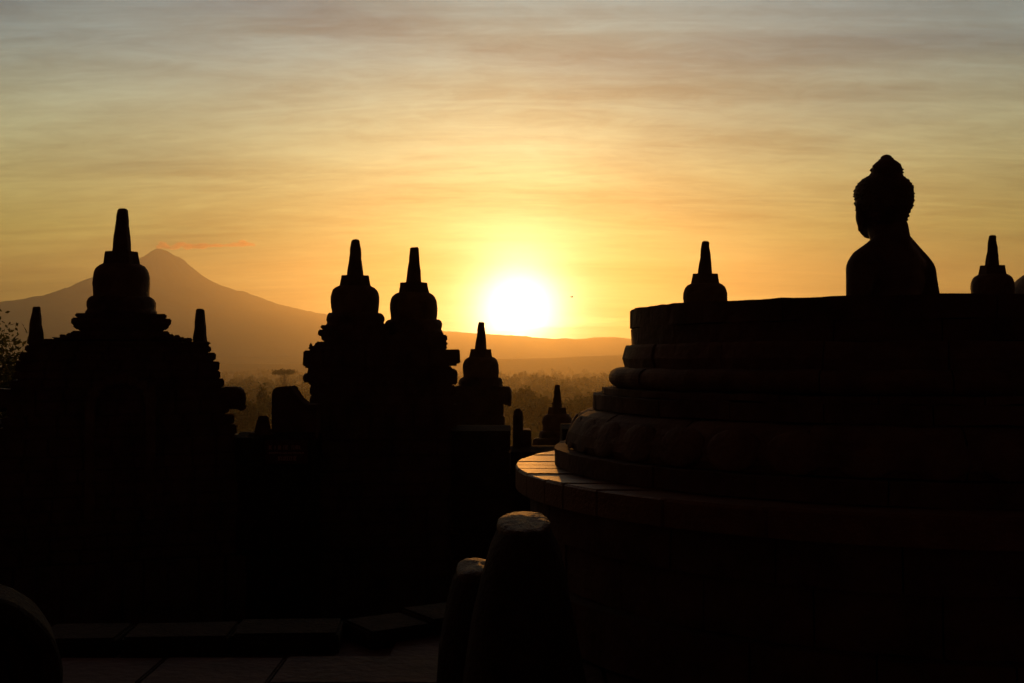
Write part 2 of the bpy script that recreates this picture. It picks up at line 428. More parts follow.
# edge course of the upper terrace (kerb of worn blocks)
bm = bmesh.new()
for (xa, ya), (xb, yb) in zip(edge, edge[1:]):
    L = math.hypot(xb - xa, yb - ya); n = max(1, round(L / .5)); an = math.atan2(yb - ya, xb - xa)
    for i in range(n):
        b2 = bmesh.new(); box(b2, .005, L / n - .005, -.36, .02, -.14, U(.06, .085), 0, .008, .015)
        bmesh.ops.rotate(b2, cent=(0, 0, 0), matrix=Matrix.Rotation(an, 3, 'Z'), verts=b2.verts)
        t_ = i / n; bmesh.ops.translate(b2, vec=(xa + (xb - xa) * t_, ya + (yb - ya) * t_, 0), verts=b2.verts)
        me = bpy.data.meshes.new('tmp'); b2.to_mesh(me); b2.free(); bm.from_mesh(me); bpy.data.meshes.remove(me)
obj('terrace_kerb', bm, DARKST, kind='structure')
polyslab('gallery_floor', [(-20, 5), (20, 5), (20, 14.2), (-20, 14.2)], -3.2, -1.31, PAVE, kind='structure')
polyslab('lower_terrace', [(-24, 13), (24, 13), (24, 18.6), (-24, 18.6)], -5.5, -2.9, PAVE, kind='structure')
polyslab('lowest_terrace', [(-27, 17), (27, 17), (27, 23.5), (-27, 23.5)], -8.6, -4.6, PAVE, kind='structure')

# ---------------------------------------------------------------- balustrade walls
def wall(name, x0, x1, Y, depth, z0, z1, label, tops=()):
    bm = bmesh.new(); n = max(2, round((z1 - z0) / .24)); h = (z1 - z0) / n
    for i in range(n):
        e = 0
        if i == n - 1: e = .07
        elif i == n - 2: e = .035
        elif i == 0: e = .08
        blocks(bm, x0, x1, Y - e, Y + depth + e, z0 + i * h, z0 + (i + 1) * h, U(.32, .45))
    # ridged coping, added so that the wall tops show a shaded slope
    nb = max(1, round((x1 - x0) / .5)); 
    for i in range(nb):
        a = x0 + (x1 - x0) * i / nb + .004; b = x0 + (x1 - x0) * (i + 1) / nb - .004; q = U(-.006, .006)
        ys = [(Y - .075, z1 - .02), (Y - .075, z1 + .005), (Y + depth * .35, z1 + .055 + q), (Y + depth * .7, z1 + .05 + q), (Y + depth + .075, z1), (Y + depth + .075, z1 - .02)]
        f = [bm.verts.new((a, yy, zz)) for yy, zz in ys]; g = [bm.verts.new((b, yy, zz)) for yy, zz in ys]
        bm.faces.new(f); bm.faces.new(list(reversed(g)))
        for m_ in range(6): bm.faces.new((f[(m_ + 1) % 6], f[m_], g[m_], g[(m_ + 1) % 6]))
    bmesh.ops.recalc_face_normals(bm, faces=bm.faces)
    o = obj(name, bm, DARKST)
    tag(o, label, 'wall'); return o
zt = PZ(438, 11.3)
wall('balustrade_wall', PX(236, 11.3), PX(318, 11.6), 11.3, .5, -1.3, zt, 'low dark stone wall between the left tower and the twin topped tower')
wall('balustrade_wall', -14, PX(2, 11.3), 11.4, .5, -1.3, PZ(425, 11.3), 'low dark stone wall at the left edge beside the left tower')
wall('balustrade_wall', PX(452, 12.6), PX(511, 12.6), 12.4, .5, -1.3, PZ(431, 12.4), 'narrow dark stretch of wall under the single stupa tower left of the sun')
wall('balustrade_wall', PX(504, 12.6), PX(561, 12.6), 12.98, .5, -1.3, PZ(452, 12.98), 'low dark stone wall behind the sunlit disc, carrying the slim rounded stone')
wall('balustrade_wall', PX(562, 12.6), 15, 12.75, .5, -1.3, PZ(430, 12.6), 'stone wall running behind the large open stupa')
wall('balustrade_wall', -12, 12, 17.1, .5, -2.9, -1.7, 'low outer wall on the lower terrace under the single stupa tower')
wall('balustrade_wall', -12, 14, 21.4, .5, -4.6, -2.4, 'lowest outer wall carrying the small spired stupa below the sun')

# ---------------------------------------------------------------- bell shaped stupa (part of a tower), unit = px at its tower
def spire_bm(z0, z1, r0, r1, seg=8):
    bm = bmesh.new(); pr = []
    for i in range(9):
        t = i / 8; pr.append((r0 + (r1 - r0) * t, z0 + (z1 - z0) * t))
    pr += [(r1 * .8, z1 + .012)]
    lathe(bm, pr, seg, jit=.022, rot=math.pi / 8 + U(-.3, .3)); worn(bm, .009, 11, U(0, 50)); lx, ly = U(-.02, .02), U(-.02, .02)
    for v in bm.verts: v.co.x += (v.co.z - z0) * lx; v.co.y += (v.co.z - z0) * ly
    return bm
def stupa_part(parent, cx, cy, k, ztip, q=1.0, rz=0.0):
    """k = metres per pixel of the reference stupa (tip to base 105 px); ztip = height of spire tip in parent space"""
    z = lambda py: ztip - (py - 208.5) * k
    bm = bmesh.new()
    pr = [(27.5, 313), (28.5, 306), (28.6, 300), (28.2, 296), (28.6, 290), (29, 284), (28.8, 278), (28, 273.5), (26.3, 269.5), (23.5, 266.6), (20, 264.8), (12, 264), (4, 264)]
    lathe(bm, [(r_ * k * q, z(p)) for r_, p in pr], 40)
    worn(bm, .010, 6, U(0, 99)); worn(bm, .006, 19, U(0, 99))
    b = obj('stupa', bm, STONE2, parent, smooth=True); b.location = (cx, cy, 0); b.rotation_euler = (0, 0, rz)
    bm = bmesh.new()
    lathe(bm, [(r_ * k * q, z(p)) for r_, p in [(36, 316), (36.5, 313), (35, 310), (34.5, 309.5), (35.3, 306), (35, 302.5), (33.5, 299.5), (31, 297.6), (26, 297)]], 40)
    worn(bm, .012, 8, U(0, 99)); worn(bm, .008, 23, U(0, 99))
    obj('lotus_base', bm, STONE, b, smooth=True)
    bm = bmesh.new()
    lathe(bm, [(r_ * k * 1.25 * q, z(p)) for r_, p in [(16, 265), (15.6, 262), (14.7, 256), (14.4, 253), (14.0, 252), (6, 251.6)]], 8, rot=math.pi / 8)
    worn(bm, .006, 9, U(0, 99))
    obj('harmika', bm, STONE, b)
    obj('spire', spire_bm(z(252.4), z(209.5), 10.1 * k * q, 5.3 * k * q), STONE, b)
    return b
def pinnacle(parent, cx, cy, w0, w1, z0, z1, name='pinnacle'):
    bm = spire_bm(z0, z1, w0, w1); shift(bm, cx, cy, 0)
    return obj(name, bm, STONE, parent)
def spout(parent, x, y, z, sx, w_, h_, d_):
    """carved water spout sticking out sideways: block with a rolled snout"""
    bm = bmesh.new()
    bmesh.ops.create_uvsphere(bm, u_segments=18, v_segments=12, radius=1)
    for v in bm.verts:
        c = v.co
        c.x = (abs(c.x) ** .75) * (1 if c.x > 0 else -1); c.z = (abs(c.z) ** .7) * (1 if c.z > 0 else -1); c.y = (abs(c.y) ** .6) * (1 if c.y > 0 else -1)
    bmesh.ops.scale(bm, vec=(w_ * .5, d_ * .5, h_ * .5), verts=bm.verts)
    b2 = bmesh.new(); box(b2, -w_ * .6, w_ * .12, -d_ * .55, d_ * .55, -h_ * .32, h_ * .50, 0, .008, .015)
    box(b2, w_ * .1, w_ * .46, -d_ * .28, d_ * .28, -h_ * .55, -h_ * .28, 0, .006, .015)
    me = bpy.data.meshes.new('t'); b2.to_mesh(me); b2.free(); bm.from_mesh(me); bpy.data.meshes.remove(me)
    worn(bm, .012, 11, U(0, 50))
    if sx < 0: bmesh.ops.scale(bm, vec=(-1, 1, 1), verts=bm.verts); bmesh.ops.reverse_faces(bm, faces=bm.faces)
    shift(bm, x, y, z)
    return obj('carved_spout', bm, STONE2, parent)
def body(parent, name, courses, depth, L=.26):
    """courses: (x0, x1, z0, z1, extra depth) in parent space, front face towards -y"""
    bm = bmesh.new()
    for x0, x1, z0, z1, e in courses:
        blocks(bm, x0, x1, -e, depth + e, z0, z1, L)
    return obj(name, bm, STONE, parent)
def antefix(bm, x, y, z, s):
    pts = [(-.5, 0), (.5, 0), (.55, .3), (.3, .62), (.1, 1.0), (0, 1.08), (-.1, 1.0), (-.3, .62), (-.55, .3)]
    f = [bm.verts.new((x + a * s, y - s * .2, z + b * s)) for a, b in pts]; g = [bm.verts.new((x + a * s, y + s * .2, z + b * s)) for a, b in pts]
    bm.faces.new(f); bm.faces.new(list(reversed(g)))
    for i in range(len(pts)):
        j = (i + 1) % len(pts); bm.faces.new((f[j], f[i], g[i], g[j]))

# --- left tower: one stupa, two side pinnacles, carved spouts
random.seed(31)
YA = 11.0; kA = YA / F; zb = -1.3; azA = math.atan((121 - 512) / F); qA = math.cos(azA)
def tower_a():
    t = thing('niche_tower', (PX(121, YA), YA, zb), 'broad stone tower at left with one tall bell stupa and a pinnacle on each side', 'tower', 'carved niche towers of the balustrade', rz=-azA)
    z = lambda py: PZ(py, YA) - zb
    W = lambda v: v * kA * qA
    dep = .95
    cs = []
    spec = [(455, 560, 120, 128, .08), (437, 455, 122, 124, .05), (426, 437, 119, 121, .03), (415, 426, 116, 117, .02), (400, 415, 111, 112, .0), (388, 400, 109, 109, 0), (379, 388, 107, 107, .04),
            (371, 379, 104, 104, .02), (361, 371, 103, 103, 0), (352, 361, 100, 99, 0), (345, 352, 95, 93, 0), (341, 345, 93, 93, .03)]
    for a, b, l, r_, e in spec:
        n = max(1, round((b - a) / 14))
        for i in range(n):
            cs.append((-W(l), W(r_), z(b - (b - a) * i / n), z(b - (b - a) * (i + 1) / n), e))
    cs.append((-W(131), W(131), 0, z(560), .12))
    body(t, 'tower_body', cs, dep)
    body(t, 'crown_course', [(-W(88), W(60), z(341), z(338), -.12), (-W(70), W(74), z(338.5), z(336.5), -.18)], dep, .2)
    for s_ in (-1, 1):
        bm = bmesh.new()
        for k_, (a, b, p0, p1) in enumerate(((44, 55, 338.5, 333), (54, 60.5, 338.5, 334.6), (60, 66, 338.5, 336), (68, 73, 338.5, 336.8))):
            if s_ < 0 and k_ > 1: continue
            box(bm, min(s_ * W(a), s_ * W(b)), max(s_ * W(a), s_ * W(b)), .1, .5, z(p0) - .01 * k_, z(p1), 0, .01, .01)
        obj('stepped_coping', bm, STONE2, t)
    sy = .45
    ps = [(-W(50), W(50), z(336.8), z(330.5), -.05), (-W(44), W(45), z(330.5), z(325), -.08), (-W(51), W(52), z(325), z(317.5), -.04), (-W(47), W(47), z(317.5), z(312.8), -.07)]
    bm = bmesh.new()
    for x0, x1, z0, z1, e in ps:
        hw = x1; blocks(bm, x0, x1, sy - hw * .9, sy + hw * .9, z0, z1, .2)
    obj('plinth', bm, STONE, t)
    stupa_part(t, 0, sy, kA * 1.035, z(208.5) + .055, qA)
    for s in (-1, 1):
        pinnacle(t, s * W(83.5 if s > 0 else 86), .35, W(8.4), W(4.5), z(342), z(307.3))
        spout(t, s * W(121), .3, z(400), s, W(24), W(25), .34)
    # blind niche on the inner face
    bm = bmesh.new()
    for s in (-1, 1): box(bm, s * W(30) - .05, s * W(30) + .05, -.09, .02, z(520), z(400), 0, .005, .012)
    for i in range(9):
        a0 = math.pi * i / 8; x = math.cos(a0) * W(30); zz = z(400) + math.sin(a0) * W(22)
        box(bm, x - .06, x + .06, -.10, .02, zz - .05, zz + .05, 0, .01, .012)
    obj('niche_arch', bm, STONE2, t)
    return t
towerA = tower_a()

# --- twin topped tower
random.seed(32)
YB = 12.4; kB = YB / F; azB = math.atan((383 - 512) / F)
def tower_b():
    cx0 = 383
    t = thing('twin_stupa_tower', (PX(cx0, YB), YB, -1.3), 'tall stone tower carrying two bell stupas side by side, left of the sun', 'tower', 'carved niche towers of the balustrade', rz=-azB)
    z = lambda py: PZ(py, YB) + 1.3
    W = lambda px: (px - cx0) * kB
    spec = [(470, 560, 296, 470, .08), (440, 470, 302, 462, .05), (405, 440, 309, 458, 0), (385, 405, 310, 456, 0), (376, 385, 308, 455, .0), (366, 376, 308.5, 452, .0),
            (350, 366, 303.5, 452, .05), (345.5, 350, 309, 448, .02), (341, 345.5, 316, 448, .0), (334, 341, 322, 447.5, 0)]
    cs = []
    for a, b, l, r_, e in spec:
        n = max(1, round((b - a) / 13))
        for i in range(n): cs.append((W(l), W(r_), z(b - (b - a) * i / n), z(b - (b - a) * (i + 1) / n), e))
    cs.append((W(292), W(474), 0, z(560), .1))
    body(t, 'tower_body', cs, 1.0)
    spout(t, W(307.5), .3, z(378), -1, 10 * kB, 9 * kB, .2)
    spout(t, W(453), .3, z(377), 1, 13 * kB, 16 * kB, .28)
    bm = bmesh.new(); blocks(bm, W(440), W(460.5), .05, .6, z(364), z(349), .3)
    obj('cornice_block', bm, STONE2, t)
    bm = bmesh.new()
    for xx in (311, 316): antefix(bm, W(xx), .15, z(346.5), 3.5 * kB)
    obj('antefix_row', bm, STONE2, t)
    for name, cxp, k, tip in (('left', 354.5, .82, 239), ('right', 414.6, .815, 246)):
        kk = k * kB * 1.035; hw = 42 * k * kB
        bm = bmesh.new(); zt = z(tip) + .03
        zz = lambda py: zt - (py - 208.5) * kk
        c = W(cxp)
        if name == 'left':
            blocks(bm, W(317.8), c + hw, .42 - hw, .42 + hw, zz(326), zz(318), .2)
            blocks(bm, W(321), c + hw * .95, .42 - hw * .95, .42 + hw * .95, zz(317.9), zz(313), .2)
            blocks(bm, W(321.5), c + hw * .95, .42 - hw * .95, .42 + hw * .95, z(335), zz(326), .2)
        else:
            blocks(bm, c - hw * .6, W(446.5), .42 - hw, .42 + hw, z(335), zz(322), .2)
            blocks(bm, c - hw * .6, W(443.5), .42 - hw * .95, .42 + hw * .95, zz(321.9), zz(313), .2)
        obj('plinth', bm, STONE, t)
        stupa_part(t, c, .42, kk, zt)
    return t
tower_b()

# --- single stupa towers (one prototype, copies beside and behind)
random.seed(33)
YD = 15.6; kD = YD / F
def tower_d():
    cx0 = 480
    t = thing('stupa_tower', (PX(cx0, YD), YD, -2.9), 'slender tower with a single small bell stupa just left of the sun', 'tower', 'carved niche towers of the balustrade')
    z = lambda py: PZ(py, YD) + 2.9
    W = lambda px: (px - cx0) * kD
    spec = [(560, 660, 440, 520, .1), (470, 560, 446, 516, .05), (430, 470, 450, 510, .0), (415, 430, 452, 506, 0), (404, 415, 455, 504, 0), (396, 404, 456, 504.5, 0), (386, 396, 457, 503, .03)]
    cs = []
    for a, b, l, r_, e in spec:
        n = max(1, round((b - a) / 13))
        for i in range(n): cs.append((W(l), W(r_), z(b - (b - a) * i / n), z(b - (b - a) * (i + 1) / n), e))
    cs.append((W(436), W(524), 0, z(660), .12))
    body(t, 'tower_body', cs, .85)
    spout(t, W(505), .3, z(396), 1, 14 * kD, 19 * kD, .3)
    spout(t, W(456), .3, z(396), -1, 14 * kD, 19 * kD, .3)
    k = kD * .62 * 1.03; zt = z(322.5) + .02
    bm = bmesh.new(); hw = 19 * kD
    blocks(bm, -hw * 1.0, hw * 1.02, .42 - hw, .42 + hw, z(386.3), z(380), .2)
    blocks(bm, -hw * .93, hw * .95, .42 - hw * .93, .42 + hw * .93, z(380), zt - (313 - 208.5) * k - .0, .2)
    obj('plinth', bm, STONE, t)
    stupa_part(t, 0, .42, k, zt)
    return t
towerD = tower_d()
def place_tower(src, px, pytip, Y, tip_h, s, label, rz=0.0):
    c = dup(src); top = P(px, pytip, Y + .42 * s); az_ = math.atan(top.x / top.y)
    c.scale = (s, s, s); c.location = (top.x - math.sin(az_) * .42 * s, top.y - math.cos(az_) * .42 * s, top.z - tip_h * s); c.rotation_euler = (0, 0, -az_)
    c['label'] = label; return c
tipD = PZ(322.5, YD) + 2.9 + .02
# small stupa below the sun, farther down
place_tower(towerD, 557, 385, 21.0, tipD, 1.1, 'small spired stupa tower low under the sun, seen over the sunlit disc')
place_tower(towerD, 705, 241.5, 12.3, tipD, .96, 'stupa tower whose spire shows over the left part of the large open stupa')
place_tower(towerD, 992, 235.5, 12.3, tipD, .89, 'stupa tower whose spire shows between the seated statue and the right edge')

# --- small cone pinnacle, sloping block, finger stone, plain block on the walls
random.seed(34)
def cone_pin(px0, px1, pa, pb, Y, label):
    cx = (px0 + px1) / 2; k = Y / F
    zb_ = PZ(442, Y); z1 = PZ(417, Y)
    t = thing('cone_pinnacle', (PX(cx, Y), Y + .12, zt - .004), label, 'pinnacle')
    obj('shaft', spire_bm(.03, z1 - zt, (px1 - px0) / 2 * k * 1.05, 5.3 * k, 10), STONE, t)
    bm = bmesh.new(); box(bm, -.13, .13, -.12, .12, 0, .05, 0, .006, .012); obj('footing', bm, STONE, t)
cone_pin(251.5, 270.5, 0, 0, 11.35, 'small cone pinnacle on the low wall right of the left tower')
bm = bmesh.new()
Yk = 11.5; pts = [(272.5, 440), (272.3, 424), (272, 392), (274.5, 387.5), (280, 386.5), (290, 386), (293.5, 391.5), (298, 398), (305, 404.5), (316, 405), (316, 440)]
f = [bm.verts.new((PX(a, Yk), Yk - .02, PZ(b, Yk))) for a, b in pts]; g = [bm.verts.new((PX(a, Yk), Yk + .34, PZ(b, Yk))) for a, b in pts]
bm.faces.new(f); bm.faces.new(list(reversed(g)))
for i in range(len(pts)):
    j = (i + 1) % len(pts); bm.faces.new((f[j], f[i], g[i], g[j]))
bmesh.ops.recalc_face_normals(bm, faces=bm.faces)
bmesh.ops.bevel(bm, geom=[e for e in bm.edges], offset=.012, segments=2, affect='EDGES')
worn(bm, .006, 8, 2)
tag(obj('sloping_block', bm, STONE), 'upright stone block with sloping right shoulder beside the twin topped tower', 'stone block')
bm = bmesh.new()
Yf = 13.15; k = Yf / F
lathe(bm, [(5.2 * k, 0), (5.2 * k, 30 * k), (5.0 * k, 38 * k), (4.2 * k, 42 * k), (2.6 * k, 44.5 * k), (.8 * k, 45.5 * k)], 14, jit=.02); worn(bm, .006, 8, 5)
o = obj('finger_stone', bm, STONE, None, smooth=True); o.location = (PX(518, Yf), Yf, PZ(452.5, Yf) - .02); tag(o, 'slim upright stone with rounded top between the single stupa tower and the sunlit disc', 'standing stone')
bm = bmesh.new(); box(bm, 0, 10.5 * k, -.02, .34, 0, 24 * k, .02, .006, .012)
o = obj('square_block', bm, STONE); o.location = (PX(521, Yf + .1), Yf + .06, PZ(452.5, Yf) - .02); tag(o, 'plain square stone block just right of the slim rounded stone', 'stone block')

# ---------------------------------------------------------------- warning sign on the low wall (its lettering cannot be read)
random.seed(35)
Ys = 11.15; k = Ys / F
t = thing('wall_sign', (PX(286.5, Ys), Ys, PZ(464, Ys)), 'dark sign board with rows of tiny pale lettering on the low wall', 'sign')
bm = bmesh.new(); box(bm, -21 * k, 21 * k, 0, .02, 0, 24 * k, 0, 0, .004); obj('board', bm, SIGN, t)
bm = bmesh.new()
def letters(x0, x1, z0, z1):
    x = x0
    while x < x1:
        wd = U(1.4, 2.3)
        if random.random() > .14:
            a, b = x * k, (x + wd * .28) * k
            box(bm, a, b, -.006, .0, z0 * k, z1 * k)
            if random.random() > .3: box(bm, b, (x + wd * .75) * k, -.006, .0, (z1 - .5) * k, z1 * k)
            if random.random() > .4: box(bm, b, (x + wd * .75) * k, -.006, .0, z0 * k, (z0 + .5) * k)
            if random.random() > .5: box(bm, (x + wd * .55) * k, (x + wd * .75) * k, -.006, .0, (z0 + .5) * k, (z1 - .5) * k)
        x += wd
letters(-17, 2, 14.5, 18.5); letters(4, 17, 14.5, 18.5); obj('lettering', bm, PAINT, t); bm = bmesh.new()
letters(-17, 17, 10.2, 11.8); obj('lettering', bm, PAINT, t); bm = bmesh.new()
letters(-10, 10, 3.5, 7.5); obj('lettering', bm, PAINT, t)

# ---------------------------------------------------------------- the large open stupa and its platform
random.seed(41)
AZC = math.atan(378 / F); DC = 7.37
SC = Vector((math.sin(AZC) * DC, math.cos(AZC) * DC, 0))
OS = thing('open_stupa', (SC.x, SC.y, 0), 'huge round open topped bell stupa at right on a stepped round platform', 'stupa')
e = lambda z: z + EYE
def ringlathe(name, prof, m, n=18, off=0.0, jit=.007):
    """ring of separate moulded blocks sharing one profile (radius, z), first and last point inside the wall"""
    bm = bmesh.new(); seg = 7; k = len(prof)
    for i in range(n):
        a0 = 2 * math.pi * (i + off) / n + .0022; a1 = 2 * math.pi * (i + 1 + off) / n - .0022; jr = U(-jit, jit); jz = U(-.004, .003)
        ringv = []
        for q in range(seg + 1):
            a = a0 + (a1 - a0) * q / seg; c = .006 if q in (0, seg) else 0
            ringv.append([bm.verts.new(((r_ + (jr - c if 0 < p < k - 1 else 0)) * math.cos(a), (r_ + (jr - c if 0 < p < k - 1 else 0)) * math.sin(a), z_ + (jz if 0 < p < k - 1 else 0))) for p, (r_, z_) in enumerate(prof)])
        for A, B in zip(ringv, ringv[1:]):
            for p in range(k): bm.faces.new((A[p], B[p], B[(p + 1) % k], A[(p + 1) % k]))
        bm.faces.new(list(reversed(ringv[0]))); bm.faces.new(ringv[-1])
    bmesh.ops.recalc_face_normals(bm, faces=bm.faces)
    worn(bm, .007, 4.0, U(0, 60)); worn(bm, .005, 15, U(0, 60))
    return obj(name, bm, m, OS)
def ring_blocks(name, r0, r1, z0, z1, n, m, bev=.014, off=0.0, jit=.006):
    """ring of wedge shaped blocks between radii r0 (inner) and r1 (outer)"""
    bm = bmesh.new()
    for i in range(n):
        a0 = 2 * math.pi * (i + off) / n + .0016; a1 = 2 * math.pi * (i + 1 + off) / n - .0016; j = U(-jit, jit); jz = U(-.004, .0)
        vs = []; seg = 8
        for z_ in (z0, z1 + jz):
            for rr in (r0, r1 + j):
                vs.append([bm.verts.new((rr * math.cos(a0 + (a1 - a0) * s / seg), rr * math.sin(a0 + (a1 - a0) * s / seg), z_)) for s in range(seg + 1)])
        lo_i, lo_o, hi_i, hi_o = vs; fs = []
        for s in range(seg):
            fs.append(bm.faces.new((lo_o[s], lo_o[s + 1], hi_o[s + 1], hi_o[s])))
            fs.append(bm.faces.new((lo_i[s + 1], lo_i[s], hi_i[s], hi_i[s + 1])))
            fs.append(bm.faces.new((hi_i[s], hi_o[s], hi_o[s + 1], hi_i[s + 1])))
            fs.append(bm.faces.new((lo_i[s + 1], lo_o[s + 1], lo_o[s], lo_i[s])))
        fs.append(bm.faces.new((lo_i[0], lo_o[0], hi_o[0], hi_i[0]))); fs.append(bm.faces.new((lo_o[-1], lo_i[-1], hi_i[-1], hi_o[-1])))
        if bev:
            es = [ed for ed in {ed for f in fs for ed in f.edges} if ed.calc_face_angle(0) > .6]
            bmesh.ops.bevel(bm, geom=es, offset=bev, segments=2, affect='EDGES')
    worn(bm, .008, 5, U(0, 60)); worn(bm, .005, 17, U(0, 60))
    return obj(name, bm, m, OS)
# platform: round body, overhanging disc slab with open joints
ring_blocks('platform_course', 1.2, 2.36, 0.012, .30, 26, STONE)
ring_blocks('platform_course', 1.2, 2.27, .302, .58, 26, STONE, off=.5)
ring_blocks('platform_course', 1.2, 2.31, .582, .80, 26, STONE, off=.2)
Rd = 2.41; zd0, zd1 = .803, e(-.66)
bm = bmesh.new(); yy = -Rd; rows = []
random.seed(5)
while yy < Rd:
    dy = U(.20, .34); y1 = min(Rd, yy + dy); a, b = yy + .007, y1 - .007
    if b - a > .03:
        cols = 10
        up = []
        for z_, ins in ((zd0, 0), (zd1 - .012, 0), (zd1, .010)):
            ring = []
            A, B = a + ins, b - ins; Rr = Rd - ins
            for s in range(cols + 1):
                q = A + (B - A) * s / cols; x = math.sqrt(max(.0004, Rr * Rr - q * q)); ring.append((x, q))
            ring += [(-x, q) for x, q in reversed(ring)]
            tz = U(-.004, .004)
            up.append([bm.verts.new((x, q, z_ + (tz if z_ != zd0 else 0))) for x, q in ring])
        bm.faces.new(list(reversed(up[0]))); bm.faces.new(up[2])
        for p, q in zip(up, up[1:]):
            n = len(p)
            for i in range(n):
                j = (i + 1) % n; bm.faces.new((p[i], p[j], q[j], q[i]))
    yy = y1
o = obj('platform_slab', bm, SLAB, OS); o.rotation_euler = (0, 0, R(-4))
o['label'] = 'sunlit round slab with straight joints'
# drum, lotus cushion, rings, bell wall
ring_blocks('drum_course', 1.5, 2.155, e(-.655), e(-.545), 22, STONE, off=.3)
def torus_prof(rc, z0, z1, bulge, n=10):
    h = (z1 - z0) / 2; c = (z0 + z1) / 2
    return [(rc + bulge * math.cos(t), c + h * math.sin(t)) for t in [(-.5 + i / n) * math.pi for i in range(n + 1)]]
ringlathe('lotus_cushion', [(1.6, e(-.545))] + [(2.05, e(-.543)), (2.075, e(-.50)), (2.065, e(-.44)), (2.035, e(-.38)), (1.99, e(-.335)), (1.94, e(-.31)), (1.86, e(-.30)), (1.6, e(-.298))], STONE2)
# lotus petals carved round the cushion
bm = bmesh.new(); npet = 40
for i in range(npet):
    a = 2 * math.pi * (i + .5) / npet
    b2 = bmesh.new(); bmesh.ops.create_uvsphere(b2, u_segments=10, v_segments=8, radius=1)
    bmesh.ops.scale(b2, vec=(.022, .16, .110), verts=b2.verts)
    bmesh.ops.rotate(b2, cent=(0, 0, 0), matrix=Matrix.Rotation(-.35, 3, 'Y'), verts=b2.verts)
    bmesh.ops.translate(b2, vec=(2.045, 0, e(-.44)), verts=b2.verts)
    bmesh.ops.rotate(b2, cent=(0, 0, 0), matrix=Matrix.Rotation(a, 3, 'Z'), verts=b2.verts)
    me = bpy.data.meshes.new('t'); b2.to_mesh(me); b2.free(); bm.from_mesh(me); bpy.data.meshes.remove(me)
obj('lotus_petals', bm, STONE2, OS, smooth=True)
ring_blocks('ring_course', 1.5, 1.905, e(-.298), e(-.205), 24, STONE, off=.1)
ring_blocks('ring_course', 1.5, 1.845, e(-.203), e(-.165), 24, STONE, off=.6)
ringlathe('bell_moulding', [(1.5, e(-.165))] + torus_prof(1.74, e(-.163), e(-.04), .065) + [(1.70, e(-.038)), (1.715, e(0.02)), (1.70, e(.09)), (1.69, e(.105)), (1.45, e(.11))], STONE2)
ring_blocks('bell_wall', 1.43, 1.655, e(.105), e(.215), 20, STONE, off=.4, jit=.004)
ring_blocks('bell_wall', 1.43, 1.662, e(.217), e(.338), 20, STONE, off=.9, jit=.004, bev=.02)
bm = bmesh.new(); lathe(bm, [(1.52, e(-.3)), (1.52, e(-.08))], 60); obj('stupa_floor', bm, PAVE, OS)

# ---------------------------------------------------------------- seated statue inside the open stupa
random.seed(43)
def ell(bm, c, r_, rot=(0, 0, 0), seg=20):
    b2 = bmesh.new(); bmesh.ops.create_uvsphere(b2, u_segments=seg, v_segments=seg * 2 // 3, radius=1)
    bmesh.ops.scale(b2, vec=r_, verts=b2.verts)
    from mathutils import Euler
    bmesh.ops.rotate(b2, cent=(0, 0, 0), matrix=Euler(rot).to_matrix(), verts=b2.verts)
    bmesh.ops.translate(b2, vec=c, verts=b2.verts)
    me = bpy.data.meshes.new('t'); b2.to_mesh(me); b2.free(); bm.from_mesh(me); bpy.data.meshes.remove(me)
def cap(bm, a, b, r0, r1, n=7):
    a = Vector(a); b = Vector(b)
    for i in range(n + 1):
        t_ = i / n; r_ = r0 + (r1 - r0) * t_; ell(bm, a.lerp(b, t_), (r_, r_, r_), seg=14)
def fuse(name, bm, m, vox, smooth_it, parent):
    me = bpy.data.meshes.new('tmp'); bm.to_mesh(me); bm.free(); o = bpy.data.objects.new('tmp', me); C.objects.link(o)
    md = o.modifiers.new('r', 'REMESH'); md.mode = 'VOXEL'; md.voxel_size = vox
    ms = o.modifiers.new('s', 'SMOOTH'); ms.iterations = smooth_it; ms.factor = .5
    dg = bpy.context.evaluated_depsgraph_get(); nm = bpy.data.meshes.new_from_object(o.evaluated_get(dg)); nm.name = name
    bpy.data.objects.remove(o); nm.materials.clear(); nm.materials.append(m)
    nm.polygons.foreach_set('use_smooth', [True] * len(nm.polygons))
    r_ = bpy.data.objects.new(name, nm); C.objects.link(r_)
    if parent: r_.parent = parent
    return r_
# local frame: faces -Y, z up, base at 0; total height 1.50
# statue base z (abs) = e(-.08); head top z local = 1.50
bt = thing('seated_statue', (SC.x, SC.y, e(-.08)), 'stone seated figure with topknot rising from the large open stupa, back half turned', 'statue', rz=R(180 + 33))
bt.scale = (.955, .95, .955)
HB = 1.42 + .08       # total height of figure
bm = bmesh.new()
# lower body: crossed legs
cap(bm, (.20, -.02, .14), (.56, -.34, .115), .15, .115); cap(bm, (-.20, -.02, .14), (-.56, -.34, .115), .15, .115)
cap(bm, (.56, -.34, .10), (-.12, -.52, .10), .105, .07); cap(bm, (-.56, -.34, .10), (.14, -.46, .15), .105, .07)
ell(bm, (0, 0, .16), (.34, .26, .17))
